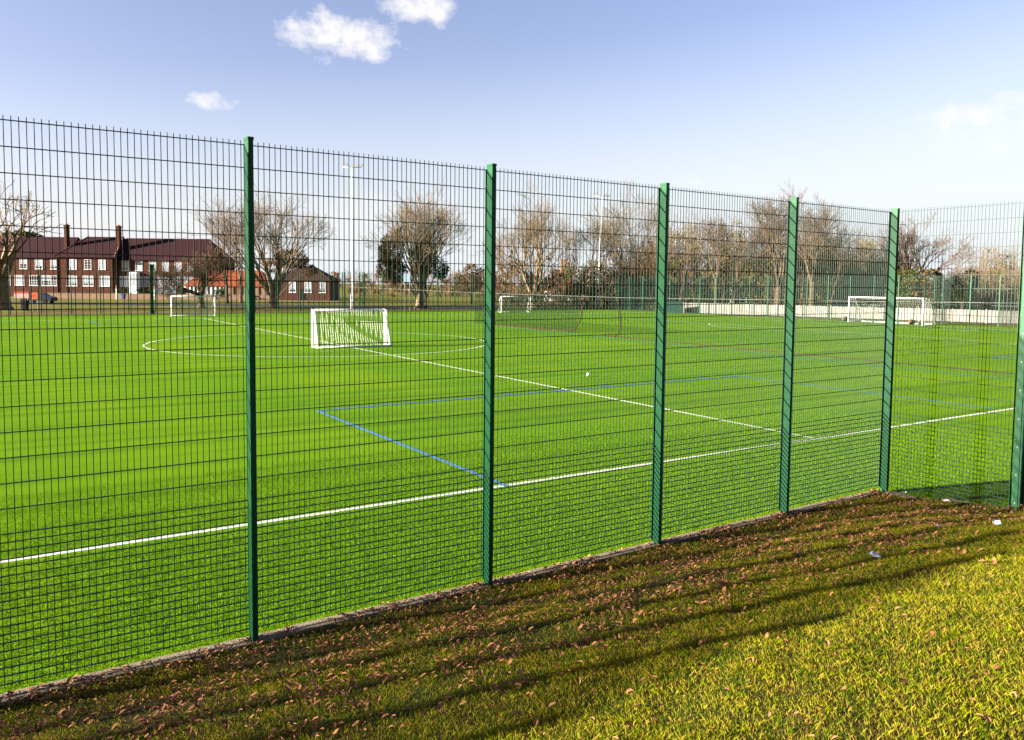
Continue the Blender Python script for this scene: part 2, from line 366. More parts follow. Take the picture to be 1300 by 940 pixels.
# ------------------------------------------------------------------ mesh fences
def panel_mesh(L, H=4.4, split=True, k=1.0, fine=True):
    g = MB(); z0 = ZT
    n = int(round(L/.05)); wv = .003*k
    for i in range(n+1):
        x = i*L/n
        if fine and i == n: break
        g.box((x-wv,-wv,z0-.03),(x+wv,wv,z0+H+.035))
    wz = .0034*k
    zs = [i*1.2/18 for i in range(19)] + [1.2+.2*i for i in range(1, 17)]
    if split: zs.append(3.0-.045)
    for z in zs:
        for s in (-1, 1): g.box((0, s*.0050-wz, z0+z-wz), (L, s*.0050+wz, z0+z+wz))
    return g
near_panel = panel_mesh(BAY).mesh('mesh_panel', M['wire'])
jog_panel = panel_mesh(-JOG_Y-.06).mesh('mesh_panel', M['wire'])
def post_mesh(w=.052, d=.115, H=4.55):
    g = MB(); g.bbox((0,-d-.012,-.3),(w,-.012,H), .006); return g
pm = post_mesh().mesh('post', M['green'])
cm = MB().bbox((-.004,-.131,4.55),(.056,-.008,4.575), .006).mesh('post_cap', M['green'])
clm = MB().box((.003,.0125,.08),(.049,.0185,4.53)).mesh('clamp_bar', M['green'])
post_bolt = MB().tube([(0,0,0),(-.006,0,0)], .006, 6).mesh('bolt', M['lamp'])
def fpost(root, x, y, rz=0.0):
    p = link('post', pm, root); p.location = (x, y, 0); p.rotation_euler = (0,0,rz)
    for nm, me in (('post_cap', cm), ('clamp_bar', clm)): link(nm, me, p)
    for z in (.35,1.2,2.0,2.95,3.7,4.35):
        b = link('bolt', post_bolt, p); b.location = (-.0005, -.032, z)
    return p
nf = empty('mesh_fence', (0,0,0)); tag(nf, 'tall green wire mesh fence in the foreground beside the leafy bank', 'fence')
for i in range(-15, 4):
    o = link('mesh_panel', near_panel, nf); o.location = (i*BAY+.026, 0, 0)
for i in range(-15, 5): fpost(nf, i*BAY, 0)
# the side-step of the fence
o = link('mesh_panel', jog_panel, nf); o.location = (JX+.012, -.03, 0); o.rotation_euler = (0,0,-PI/2)
q = fpost(nf, JX-.02, JOG_Y, 0)
q = fpost(nf, JX+.075, JOG_Y, 0)
# clamp bar with bolts seen from the bank on the end post of the side-step
cb = MB().box((JX-.033,JOG_Y-.10,.06),(JX-.0225,JOG_Y-.045,4.5)).build('cover_plate', M['green'], nf)
b_ = MB()
bm1 = b_.tube([(0,0,0),(-.012,0,0)], .012, 6).mesh('bolt', M['lamp'])
for z in [.3+.4*i for i in range(11)]: o = link('bolt', bm1, cb); o.location = (JX-.033,JOG_Y-.072,z)
for i in range(0, 24):
    o = link('mesh_panel', near_panel, nf); o.location = (JX+.10+i*BAY, JOG_Y, 0)
    if i: fpost(nf, JX+.075+i*BAY, JOG_Y)
# far side and end fences: the same mesh, stouter section posts
far_panel = panel_mesh(BAY, k=.62, fine=False).mesh('mesh_panel', M['wire'])
fpm = MB().bbox((-.045,-.045,-.2),(.045,.045,4.6), .01).mesh('post', M['green'])
ff = empty('mesh_fence', (0,FAR_Y,0)); tag(ff, 'far green mesh fence before the school and bare trees', 'fence')
xf = -15*BAY; i = 0
fx = [END_X-k_*BAY for k_ in range(0, 44)]
for x in fx:
    o = link('post', fpm, ff); o.location = (x, 0, 0)
    if x < END_X-1: o = link('mesh_panel', far_panel, ff); o.location = (x, 0, 0)
for px in (438, 446, 457, 463):               # gate posts beside the floodlight
    o = link('gate_post', fpm, ff); P = onY(px, FAR_Y-.25); o.location = (P[0], -.25, 0)
ef = empty('mesh_fence', (END_X,0,0)); tag(ef, 'green mesh fence just behind the large goal at the right', 'fence')
yk = FAR_Y; 
while yk > 32.6:
    o = link('post', fpm, ef); o.location = (0, yk, 0)
    if yk-BAY > 31: o = link('mesh_panel', far_panel, ef); o.location = (0, yk, 0); o.rotation_euler = (0,0,-PI/2)
    yk -= BAY
yk += BAY; YS = yk-BAY if yk-BAY > 31 else yk
o = link('post', fpm, ef); o.location = (0, YS, 0)
sp2 = panel_mesh(REC_X-END_X, k=.9, fine=False).mesh('mesh_panel', M['wire'])
for dy in (0, -.9): 
    o = link('mesh_panel', sp2, ef); o.location = (0, YS+dy, 0)
o = link('post', fpm, ef); o.location = (0, YS-.9, 0)
yk = YS
while yk > JOG_Y+.5:
    o = link('post', fpm, ef); o.location = (REC_X-END_X, yk, 0)
    o = link('mesh_panel', far_panel, ef); o.location = (REC_X-END_X, yk, 0); o.rotation_euler = (0,0,-PI/2); yk -= BAY

# tall green camera column by the far fence
P = onY(193, FAR_Y-.5)
cc = empty('camera_column', (P[0], P[1], 0)); tag(cc, 'thick green column with a box on top, before the school', 'column')
MB().bbox((-.13,-.13,-.2),(.13,.13,4.75), .03).build('column', M['green'], cc)
MB().bbox((-.20,-.20,4.35),(.20,.20,5.0), .03).build('head_box', M['green'], cc)
MB().bbox((-.19,-.19,0),(.19,.19,.35), .03).build('foot', M['green'], cc)

# ------------------------------------------------------------------ goals
def sag_net(g, c00, c10, c01, c11, nu, nv, r=.004, sag=0.0, n=None):
    c00, c10, c01, c11 = [np.array(c, float) for c in (c00,c10,c01,c11)]
    n = np.array(n if n is not None else (0,0,0), float)
    def pt(u, v): return c00*(1-u)*(1-v)+c10*u*(1-v)+c01*(1-u)*v+c11*u*v + n*sag*math.sin(PI*u)*math.sin(PI*v)
    for i in range(nu+1): g.tube([pt(i/nu, j/8) for j in range(9)], r, 3, cap=False)
    for j in range(nv+1): g.tube([pt(i/8, j/nv) for i in range(9)], r, 3, cap=False)
def make_goal(name, W_, H_, rp, dt, db, cell, rn):
    t = empty(name, (0,0,0)); h = W_/2; z = H_-rp
    for s in (-1, 1): MB().tube([(s*h,0,0),(s*h,0,z+rp)], rp, 12).build('goalpost', M['white'], t, True)
    MB().tube([(-h,0,z),(h,0,z)], rp, 12).build('crossbar', M['white'], t, True)
    for s in (-1, 1):
        g = MB(); g.tube([(s*h,rp,z),(s*h,dt,z-.02),(s*h,db,rp*.7)], rp*.6, 8); g.build('back_stay', M['white'], t, True)
        MB().tube([(s*h,rp,rp*.65),(s*h,db,rp*.65)], rp*.65, 8).build('side_ground_bar', M['white'], t, True)
    MB().tube([(-h,db,rp*.75),(h,db,rp*.75)], rp*.75, 8).build('rear_ground_bar', M['white'], t, True)
    MB().tube([(-h,dt,z-.02),(h,dt,z-.02)], rp*.3, 6).build('top_rear_bar', M['white'], t, True)
    g = MB(); nu = int(W_/cell); nv = int(math.hypot(H_, db-dt)/cell)
    sag_net(g, (-h,dt,z), (h,dt,z), (-h,db,.05), (h,db,.05), nu, nv, rn, .12, (0,-1,0))
    sag_net(g, (-h,rp,z), (h,rp,z), (-h,dt,z), (h,dt,z), nu, max(2,int(dt/cell)), rn, .06, (0,0,-1))
    for s in (-1, 1): sag_net(g, (s*h,rp,z), (s*h,dt,z), (s*h,rp,.05), (s*h,db,.05), max(4,int(db/cell)), nv, rn, .04, (-s,0,0))
    g.build('net', M['net'], t)
    return t
mg = make_goal('small_goal', 3.92, 1.96, .055, .36, .95, .12, .0062)
mg.location = (13.92, 32.05, 0); mg.rotation_euler = (0,0,PI-.03)
tag(mg, 'nearest small white goal, on the centre circle with its back to the camera', 'goal', 'small white training goals')
m2 = copy_tree(mg); m2.location = (14.5, 72.2, 0); m2.rotation_euler = (0,0,-.02)
tag(m2, 'small white goal at the far side in front of the school', 'goal', 'small white training goals')
m3 = copy_tree(mg); P = onY(655.5, 71.2); m3.location = (P[0], P[1], 0); m3.rotation_euler = (0,0,-.12)
tag(m3, 'small white goal at the far side before the wide forked bare tree', 'goal', 'small white training goals')
bg = make_goal('large_goal', 7.44, 2.50, .06, 1.0, 2.2, .20, .002)
bg.location = (68.55, 35.28, 0); bg.rotation_euler = (0,0,-PI/2-.01)
tag(bg, 'large full size white football goal at the right end of the pitch', 'goal')
for px, py, l in ((1085.5,407.6,'brown sandbag lying inside the left corner of the large white goal'),(1174.5,411.6,'brown sandbag lying beside the right corner of the large white goal')):
    P = G(px, py); g = MB(); g.tube([(-.5,0,.16),(-.3,0,.22),(.1,.05,.25),(.35,0,.2),(.5,0,.14)], [.07,.2,.24,.19,.06], 10)
    o = g.build('sandbag', M['sand'], None, True); o.location = (69.9 if px < 1100 else 69.6, P[1], 0); tag(o, l, 'sandbag', 'sandbags on the large goal')
# ball and divider net
bpy_me = bpy.data.meshes.new('ball')
import bmesh
bm = bmesh.new(); bmesh.ops.create_icosphere(bm, subdivisions=3, radius=.065)
for f in bm.faces: f.smooth = True
bm.to_mesh(bpy_me); bm.free(); bpy_me.materials.append(M['ball'])
o = link('ball', bpy_me); o.location = (16.28, 15.07, .07); tag(o, 'small white ball lying on the green turf right of the halfway line', 'ball')

dn = empty('divider_net', (32.0,31,0)); tag(dn, 'dark dividing net with brown edge ropes hanging across the pitch', 'net')
def dl(x, y, z): return (x-32.0, y-31, z)
MB().tube([dl(31.7,JOG_Y,2.9), dl(31.9,15,2.7), dl(32.1,31,2.55), dl(32.4,50,2.6), dl(32.8,FAR_Y,2.9)], .0065, 5).build('top_cable', M['paleline'], dn)
g = MB(); g.tube([dl(32.1,31.6,2.5), dl(32.1,31.35,1.7), dl(32.05,31.2,.9), dl(31.9,31.1,.25), dl(31.85,31.5,.04), dl(31.8,32.8,.03)], .045, 6)
g.tube([dl(31.85,31.2,.03), dl(31.8,26.9,.02), dl(31.65,22,.02), dl(31.6,13,.02), dl(31.5,JOG_Y+.1,.02)], .028, 6); g.build('rope', M['rope'], dn)
g = MB(); g.tube([dl(32.45,35.9,2.5), dl(32.45,35.7,1.7), dl(32.42,35.75,.9), dl(32.4,36.3,.3), dl(32.38,37.2,.06), dl(32.35,40.5,.04), dl(32.4,47,.04)], .045, 6); g.build('rope', M['rope'], dn)
g = MB(); sag_net(g, dl(32.45,35.8,2.5), dl(32.5,50,2.55), dl(32.4,36.2,.05), dl(32.45,50,.05), 150, 26, .009); g.build('net_curtain', M['darknet'], dn)
g = MB(); sag_net(g, dl(32.1,31.4,2.5), dl(31.7,JOG_Y+.2,2.88), dl(31.9,31.2,.05), dl(31.55,JOG_Y+.2,.04), 200, 16, .0018); g.build('net_curtain', M['darknet'], dn)

# ------------------------------------------------------------------ floodlights
def floodlight(px, Y, H, lean, thick, label):
    P = onY(px, Y); t = empty('floodlight', (P[0], P[1], 0)); tag(t, label, 'floodlight', 'floodlight masts on the far touchline')
    MB().tube([(0,0,-.2),(0,0,3.0),(lean*.2,0,3.05),(lean,0,H)], [.19,.19,.16,.10], 12).build('mast', M['white'], t, True)
    MB().tube([(0,0,0),(0,0,thick[1])], thick[0], 12).build('base', M['white'], t, True)
    r_ = RH*1.0
    MB().tube([tuple(np.array([lean,0,H])-r_*1.1), tuple(np.array([lean,0,H])+r_*1.1)], .05, 8).build('crossarm', M['white'], t, True)
    for s, dz in ((-.85, .10), (.85, .0), (.35,.02)):
        c = np.array([lean,0,H+.12+dz]) + r_*s*1.05
        g = MB(); f = -FH
        # flat wedge shaped fitting tilted a little down
        w, d, hh = .36, .62, .17
        q = []
        for zz in (0, 1):
            for a, b in ((-1,-1),(1,-1),(1,1),(-1,1)):
                p = c + r_*a*w*(1 if not zz else .85) + f*b*d/2*(1 if not zz else .8); q.append((p[0], p[1], p[2]+zz*hh + b*-.05))
        n0 = 0; g.v += q
        for f_ in ((0,3,2,1),(4,5,6,7),(0,1,5,4),(1,2,6,5),(2,3,7,6),(3,0,4,7)): g.f.append(f_); g.m.append(0)
        g.build('lamp_head', M['lamp'], t)
    return t
floodlight(447.5, FAR_Y+1.3, 17.0, 0.0, (.24,2.0), 'slim white floodlight mast rising behind the nearest small goal')
floodlight(758.5, FAR_Y+1.3, 16.3, .6, (.30,2.1), 'white floodlight mast with a thick base, beside the slender forked tree')

# ------------------------------------------------------------------ buildings (facades face the camera side; local x = right, y = depth)
def bld(name, px, D, label, cat='building', yaw_off=0.0):
    P = AT(px, 375, D); t = empty(name, (P[0], P[1], 0), -YAW+yaw_off); tag(t, label, cat); return t
def U(px, px0, D): return (px-px0)/F_PX*D
def Zp(px, py, D): return AT(px, py, D)[2]
def window(root, x, z0, w, h, y, style, seed):
    g = MB(); t = .07; d = .06
    g.box((x-w/2,y-d,z0),(x-w/2+t,y+.05,z0+h)); g.box((x+w/2-t,y-d,z0),(x+w/2,y+.05,z0+h))
    g.box((x-w/2+t,y-d,z0),(x+w/2-t,y+.05,z0+t)); g.box((x-w/2+t,y-d,z0+h-t),(x+w/2-t,y+.05,z0+h))
    nx = 2 if w < 1.8 else 4
    for i in range(1, nx): xx = x-w/2+w*i/nx; g.box((xx-.03,y-d+.01,z0+t),(xx+.03,y+.03,z0+h-t))
    for j in range(1, 4): zz = z0+h*j/4; g.box((x-w/2+t,y-d+.015,zz-.022),(x+w/2-t,y+.03,zz+.022))
    f = g.build('window', M['frame'], root)
    r = random.Random(seed); bl = r.choice((.5,.7,1.0,1.0,1.0)) if style else 0
    hh = h-2*t
    if bl > 0: MB().box((x-w/2+t+.002,y-.022,z0+t+hh*(1-bl)),(x+w/2-t-.002,y-.012,z0+h-t)).build('blind', M['blind'], f)
    if bl < 1: MB().box((x-w/2+t+.002,y-.022,z0+t),(x+w/2-t-.002,y-.012,z0+t+hh*(1-bl)-.002)).build('pane', M['glass'], f)
    MB().box((x-w/2-.08,y-.13,z0-.09),(x+w/2+.08,y-.002,z0-.003)).build('sill', M['frame'], f)
    return f
def hip_roof(g, x0, x1, y0, y1, z0, z1, hl, hr, ov=.4):
    x0 -= ov; x1 += ov; y0 -= ov; y1 += ov; ym = (y0+y1)/2
    A, B, C, D_ = (x0,y0,z0),(x1,y0,z0),(x1,y1,z0),(x0,y1,z0); E, F = (x0+hl+ov,ym,z1),(x1-hr-ov,ym,z1)
    g.poly([A,B,F,E]); g.poly([B,C,F]); g.poly([C,D_,E,F]); g.poly([D_,A,E]); g.poly([D_,C,B,A])
    th = .18
    for a, b in ((A,B),(B,C),(C,D_),(D_,A)):
        g.poly([(a[0],a[1],a[2]-th),(b[0],b[1],b[2]-th),b,a])
    g.poly([(p[0],p[1],p[2]-th) for p in (D_,C,B,A)])
D0 = 160
sch = bld('school', 150, D0, 'long two storey brown brick school with a dark plum tiled roof', 'school')
ex = lambda px: U(px, 150, D0)
EZ, RZ = 7.9, 12.3
wall = MB(); wall.box((ex(-60),0,-.2),(ex(77),11,EZ)); wall.build('wall', M['brick'], sch)
MB().box((ex(149),0,-.2),(ex(274),11,EZ-.25)).build('wall', M['brick'], sch)
MB().box((ex(77)+.01,-1.2,-.2),(ex(149)-.01,13,EZ)).build('wall', M['brick'], sch)
g = MB(); hip_roof(g, ex(-60), ex(84), 0, 11, EZ+.001, RZ, 4, .2); g.build('roof', M['rooftile'], sch)
g = MB(); hip_roof(g, ex(142), ex(274), 0, 11, EZ-.25, RZ-.1, 0.5, 3.2); g.build('roof', M['rooftile'], sch)
g = MB(); hip_roof(g, ex(77), ex(149), -1.2, 12.2, EZ+.15, RZ+.12, 3.0, 1.2); cr = g.build('roof', M['rooftile'], sch)
g = MB()
xa, xb = ex(77)-.4, ex(149)+.4
for a, b in (((xa,-1.6,EZ+.16),(xa+3.4,5.5,RZ+.13)),((xb,-1.6,EZ+.16),(xb-1.6,5.5,RZ+.13))):
    g.tube([a,b], .16, 6)
g.build('ridge_tiles', M['ridge'], cr)
for px, top in ((79.5, 286.5),(146, 288)):
    g = MB(); zt = Zp(px, top, D0+4); g.bbox((ex(px)-.32,1.6,EZ+1),(ex(px)+.32,2.6,zt-.25), .02); g.box((ex(px)-.40,1.5,zt-.25),(ex(px)+.40,2.7,zt)); ch = g.build('chimney', M['brick'], sch)
    MB().tube([(ex(px)-.15,2.2,zt),(ex(px)-.15,2.2,zt+.25)], .14, 8).tube([(ex(px)+.15,2.2,zt),(ex(px)+.15,2.2,zt+.25)], .14, 8).build('chimney_pot', M['ridge'], ch)
k = 0
for px in (-12, 11, 31, 50.5, 70): window(sch, ex(px), 5.55, 1.5, 1.95, -.002, 1, k); k += 1
for px in (98, 116.5, 134.5): window(sch, ex(px)*1, 5.55, 1.4, 1.95, -1.202, k % 2, k); k += 1
for px in (160, 177, 194.5, 211, 227, 243, 259): window(sch, ex(px), 5.4, 1.4, 1.95, -.002, 1, k); k += 1
for px in (-12, 8, 25.5, 44, 59, 72): window(sch, ex(px), 2.2, 1.9, 2.05, -.002, k % 2, k); k += 1
for px in (96, 116.5, 137): window(sch, ex(px), 2.2, 2.1, 2.05, -1.202, 1, k); k += 1
for px in (158.5, 184, 198, 211, 223, 240, 256): window(sch, ex(px), 2.2, 1.9, 2.05, -.002, 1, k); k += 1
# tall porch window bay and pale entrance
bay = MB().box((ex(168),-1.2,0),(ex(178),-.003,5.1)).build('stair_bay', M['frame'], sch)
window(bay, ex(173), 2.3, 1.3, 2.5, -1.204, 1, 5)
MB().box((ex(203),-2.6,.9),(ex(231),-.01,2.0)).build('entrance_canopy', M['blind'], sch)
for px in (78.5, 90, 147.5, 152): MB().tube([(ex(px), -1.28 if 77.5 < px < 149 else -.08, .1),(ex(px), -1.28 if 77.5 < px < 149 else -.08, EZ-.2)], .07, 6).build('drainpipe', M['dark'], sch)
# low front wall
bw = AT(60, 378, 148); w_ = empty('boundary_wall', (bw[0], bw[1], 0), -YAW); tag(w_, 'long low pinkish brick wall in front of the school', 'wall')
MB().box((0,0,-.1),(U(345,60,148),.3,.85)).build('wall_face', M['pinkwall'], w_); MB().box((-.02,-.04,.85),(U(345,60,148)+.02,.34,.93)).build('coping', M['concrete'], w_)

# red roofed hall
D1 = 151
hall = bld('low_hall', 290, D1, 'low hall with an orange roof and a row of white framed tall windows', 'hall')
e1 = lambda px: U(px, 290, D1)
MB().box((e1(236),0,-.1),(e1(338),7,2.6)).build('wall', M['pinkwall'], hall)
g = MB(); hip_roof(g, e1(236), e1(338), 0, 7, 2.62, 5.6, 2.6, 2.0, .3); g.build('roof', M['redtile'], hall)
for i in range(8):
    px = 244+i*5.4; f = MB(); x = e1(px); w = .36
    f.box((x-w-.10,-.09,.55),(x-w+.13,-.002,2.5)); f.box((x+w-.13,-.09,.55),(x+w+.0,-.002,2.5)); f.box((x-w+.13,-.09,2.36),(x+w-.13,-.002,2.5)); f.box((x-w+.13,-.09,.55),(x+w-.13,-.002,.66))
    f = f.build('window', M['frame'], hall); MB().box((x-w+.132,-.04,.66),(x+w-.132,-.004,2.36)).build('pane', M['glass'], f)
for px in (296,303,311,320,328): MB().box((e1(px)-.12,-.14,.05),(e1(px)+.12,-.003,2.55)).build('pillar', M['ridge'], hall)
MB().box((e1(305)-.5,-.05,.05),(e1(305)+.5,-.003,2.2)).build('door', M['dark'], hall)
# brown hipped pavilion
D2 = 148
pav = bld('pavilion', 384, D2, 'brown single storey pavilion with a hipped roof and pale blue windows', 'pavilion')
e2 = lambda px: U(px, 384, D2)
MB().box((e2(349),0,-.1),(e2(419),8,3.8)).build('wall', M['brick'], pav)
g = MB(); hip_roof(g, e2(349), e2(419), 0, 8, 3.82, 6.5, 3.9, 4.0, .3); g.build('roof', M['browntile'], pav)
for i, px in enumerate((371.5, 391, 409)): window(pav, e2(px), 1.5, 1.25, 1.9, -.002, 1, 3)
MB().box((e2(384)-.5,-.05,.05),(e2(384)+.5,-.003,2.2)).build('door', M['dark'], pav)
# cottage with a big chimney
D3 = 158
ct = bld('cottage', 710, D3, 'red tiled cottage with a tall brick chimney half hidden behind trees', 'house')
e3 = lambda px: U(px, 710, D3)
MB().box((e3(692),0,-.1),(e3(730),8,2.4)).build('wall', M['render'], ct)
g = MB(); hip_roof(g, e3(692), e3(730), 0, 8, 2.42, 6.4, 2.6, 2.0, .3); rf = g.build('roof', M['redtile'], ct)
MB().bbox((e3(716)-.6,2.0,3),(e3(716)+.6,3.4,8.6), .02).build('chimney', M['pinkwall'], ct)
window(ct, e3(697), .9, 1.2, 1.1, -.002, 1, 8); window(ct, e3(722), .9, 1.2, 1.1, -.002, 0, 9)
MB().box((e3(709)-.45,-.05,0),(e3(709)+.45,-.003,2.0)).build('door', M['dark'], ct)
D4 = 170
wh = bld('white_house', 944, D4, 'small white gabled house far off among the woodland on the right', 'house')
e4 = lambda px: U(px, 944, D4)
MB().box((e4(936),0,-.1),(e4(952),6,3.6)).build('wall', M['render'], wh)
g = MB(); hip_roof(g, e4(936), e4(952), 0, 6, 3.62, 4.9, .3, .3, .2); g.build('roof', M['browntile'], wh)
window(wh, e4(940), 2.0, .8, 1.0, -.002, 0, 1); window(wh, e4(948), 2.0, .8, 1.0, -.002, 0, 2)

# pale boarding at the right and its green end
def long_fence(name, a, b, h, m, label, cat):
    a = np.array(a); b = np.array(b); L = np.linalg.norm((b-a)[:2]); rz = math.atan2(b[1]-a[1], b[0]-a[0])
    t = empty(name, (a[0],a[1],0), rz); tag(t, label, cat)
    r = random.Random(3); g = MB(); x = 0
    while x < L: g.box((x,-.012,.05),(min(x+.235, L),.012,h+r.uniform(-.02,.02))); x += .25
    g.build('boards', m, t); p = MB(); x = 0
    for z in (.4, h-.35): p.box((0,.013,z),(L,.06,z+.08))
    p.build('rail', m, t)
    x = 0
    while x <= L: MB().box((x-.05,-.075,-.1),(x+.05,-.0125,h+.08)).build('post', m, t); x += 3.0
    return t
A = G(868, 397.5); B = G(1306, 412.3)
long_fence('board_fence', A, B, 1.28, M['boards'], 'long pale board fence behind the large goal at the right', 'fence')
A2 = G(838, 397.6); A3 = G(867, 398.2)
long_fence('board_fence', A2, A3, 1.5, M['greenboard'], 'short dark green board fence at the left end of the pale one', 'fence')

# small things by the far fence
def wheelie(px, D, m, label, h=1.05):
    P = AT(px, 385, D); t = empty('wheelie_bin', (P[0],P[1],0), -YAW); tag(t, label, 'bin')
    g = MB(); n0 = 0
    b0, b1_ = .22, .30
    g.v += [(-b0,-b0,.05),(b0,-b0,.05),(b0,b0,.05),(-b0,b0,.05),(-b1_,-b1_,h-.1),(b1_,-b1_,h-.1),(b1_,b1_,h-.1),(-b1_,b1_,h-.1)]
    for f in ((0,3,2,1),(4,5,6,7),(0,1,5,4),(1,2,6,5),(2,3,7,6),(3,0,4,7)): g.f.append(f); g.m.append(0)
    g.build('body', m, t); MB().bbox((-.33,-.34,h-.095),(.33,.34,h), .03).build('lid', m, t)
    for s in (-1, 1): MB().tube([(s*.24,.25,.1),(s*.19,.25,.1)], .1, 10).build('wheel', M['black'], t)
P_ = None
wheelie(31.5, 83.5, M['black'], 'black bin standing at the far fence below the left tree', 1.15)
wheelie(157, 144, M['bluebin'], 'blue bin standing in front of the pinkish wall by the school', .95)
def sign(name, px0, px1, py0, py1, D, m, label, cat, deco=None, legs=False):
    P = AT((px0+px1)/2, (py0+py1)/2, D); w = (px1-px0)/F_PX*D; h = (py1-py0)/F_PX*D
    t = empty(name, (P[0],P[1],0), -YAW); tag(t, label, cat)
    z = P[2]; bd = MB().box((-w/2,-.02,z-h/2),(w/2,.02,z+h/2)).build('board', m, t)
    for s in (-1, 1):
        if legs: MB().box((s*w*.4-.03,.021,-.1),(s*w*.4+.03,.07,z+h*.4)).build('leg', M['lamp'], t)
        else: MB().box((s*w*.4-.02,.021,z-h/2),(s*w*.4+.02,.06,z+h/2)).build('bracket', M['lamp'], t)
    return t, bd, w, h, z
t, bd, w, h, z = sign('warning_sign', 39.5, 47.8, 371.8, 379.8, 84.5, M['orange'], 'square orange warning sign with dark red marks beyond the far fence', 'sign', legs=True)
g = MB(); g.box((-w*.30,-.026,z-h*.05),(-w*.05,-.0205,z+h*.28)); g.box((.02,-.026,z-.02),(w*.30,-.0205,z+h*.22)); g.box((-w*.3,-.026,z-h*.28),(w*.3,-.0205,z-h*.14)); g.build('marking', M['red'], bd)
t, bd, w, h, z = sign('banner', 17.8, 36.5, 370.6, 378.8, 85.2, M['cream'], 'faded cream banner with a red top band on legs near the left edge', 'banner', legs=True)
MB().box((-w/2+.01,-.026,z+h*.22),(w/2-.01,-.0205,z+h/2-.01)).build('red_band', M['red'], bd)
t, bd, w, h, z = sign('notice_board', 512.5, 520.5, 347.8, 358.6, 94.2, M['signblue'], 'small pale blue sign fixed high in front of the ivy clad tree', 'sign', legs=True)
for px, lab in ((148, 'white marker post with an orange top before the middle of the school'), (196.3, 'white marker post with an orange top in front of the right school wing')):
    P = AT(px, 378, 141); t = empty('marker_post', P*np.array([1,1,0])); tag(t, lab, 'post', 'white marker posts before the school')
    MB().tube([(0,0,-.1),(0,0,1.9)], .10, 8).build('shaft', M['frame'], t); MB().tube([(0,0,1.9),(0,0,2.5)], .11, 8).build('top_sleeve', M['orange'], t)
P = AT(393, 385, 101); t = empty('signpost', P*np.array([1,1,0])); tag(t, 'thin white pole before the pavilion, above the nearest goal', 'post')
MB().tube([(0,0,-.1),(0,0,2.45)], .05, 8).build('shaft', M['frame'], t); MB().tube([(0,0,2.45),(0,0,2.55)], .065, 8).build('cap', M['frame'], t)
# parked car beyond the left tree
def car(px, D, label):
    P = AT(px, 380, D); t = empty('parked_car', P*np.array([1,1,0]), -YAW); tag(t, label, 'car')
    prof = [(-2.1,.35),(-2.15,.8),(-1.9,.95),(-1.2,1.0),(-.7,1.42),(.7,1.45),(1.35,1.0),(2.0,.9),(2.15,.7),(2.1,.35)]
    g = MB(); k = len(prof); g.v += [(x,-.85 if z < 1.1 else -.68,z) for x,z in prof]+[(x,.85 if z < 1.1 else .68,z) for x,z in prof]
    g.f.append(tuple(range(k))); g.f.append(tuple(reversed(range(k,2*k)))); g.m += [0,0]
    for i in range(k): j = (i+1) % k; g.f.append((j,i,k+i,k+j)); g.m.append(0)
    g.build('body', M['car'], t)
    for s in (-1, 1): 
        g = MB(); g.poly([(-1.0,s*.80,1.02),(-.65,s*.70,1.36),(.65,s*.70,1.38),(1.1,s*.80,1.02)]); g.build('side_window', M['glass'], t)
        for x in (-1.3, 1.3): MB().tube([(x,s*.70,.32),(x,s*.88,.32)], .32, 14).build('wheel', M['black'], t)
    for s in (-.6, .6): MB().box((2.07,s-.15,.72),(2.155,s+.15,.85)).build('tail_light', M['red'], t)
    for s in (-.6, .6): MB().box((-2.155,s-.15,.70),(-2.09,s+.15,.82)).build('headlight', M['frame'], t)
car(50, 112, 'dark parked car on the road beyond the far fence near the left tree')

# ------------------------------------------------------------------ trees
def unit(v): return v/(np.linalg.norm(v)+1e-12)
def branch(gT, gB, p, d, L, r, lev, maxlev, R, P_):
    n = 4 if lev < 2 else 3
    pts = [p]; rad = [r]; q = p.copy(); dd = d.copy(); side = []
    wob = P_['wob']*(1+.35*lev)
    for i in range(n):
        dd = unit(dd + R.normal(0, wob, 3)*.5 + np.array([0,0,P_['up']*(1 if lev < 3 else .5)]))
        q = q + dd*L/n; pts.append(q.copy()); rad.append(max(r*(1-.55*(i+1)/n), P_['rmin'])); side.append((q.copy(), dd.copy(), rad[-1]))
    k = 8 if lev == 0 else (6 if lev == 1 else (4 if lev == 2 else 3))
    (gT if lev <= 1 else gB).tube(pts, rad, k, cap=(lev <= 1))
    if lev >= maxlev: return
    nc = P_['kids'][min(lev, len(P_['kids'])-1)]
    for c in range(nc):
        i = R.integers(1 if lev else max(0, n-2), n); q0, d0, r0 = side[i]
        a = R.uniform(0, 2*PI); sp = P_['spread']*R.uniform(.55, 1.25)
        t = unit(np.cross(d0, np.array([math.cos(a), math.sin(a), .3])))
        nd = unit(d0*math.cos(sp)+t*math.sin(sp)); 
        if nd[2] < -.1 and lev < 2: nd[2] = abs(nd[2])*.3
        branch(gT, gB, q0, unit(nd), L*P_['len']*R.uniform(.7, 1.15), r0*P_['thin']*R.uniform(.75,1), lev+1, maxlev, R, P_)
    # leader continues
    if lev < maxlev: branch(gT, gB, pts[-1], dd, L*P_['len']*.9, rad[-1]*.95, lev+1, maxlev, R, P_)
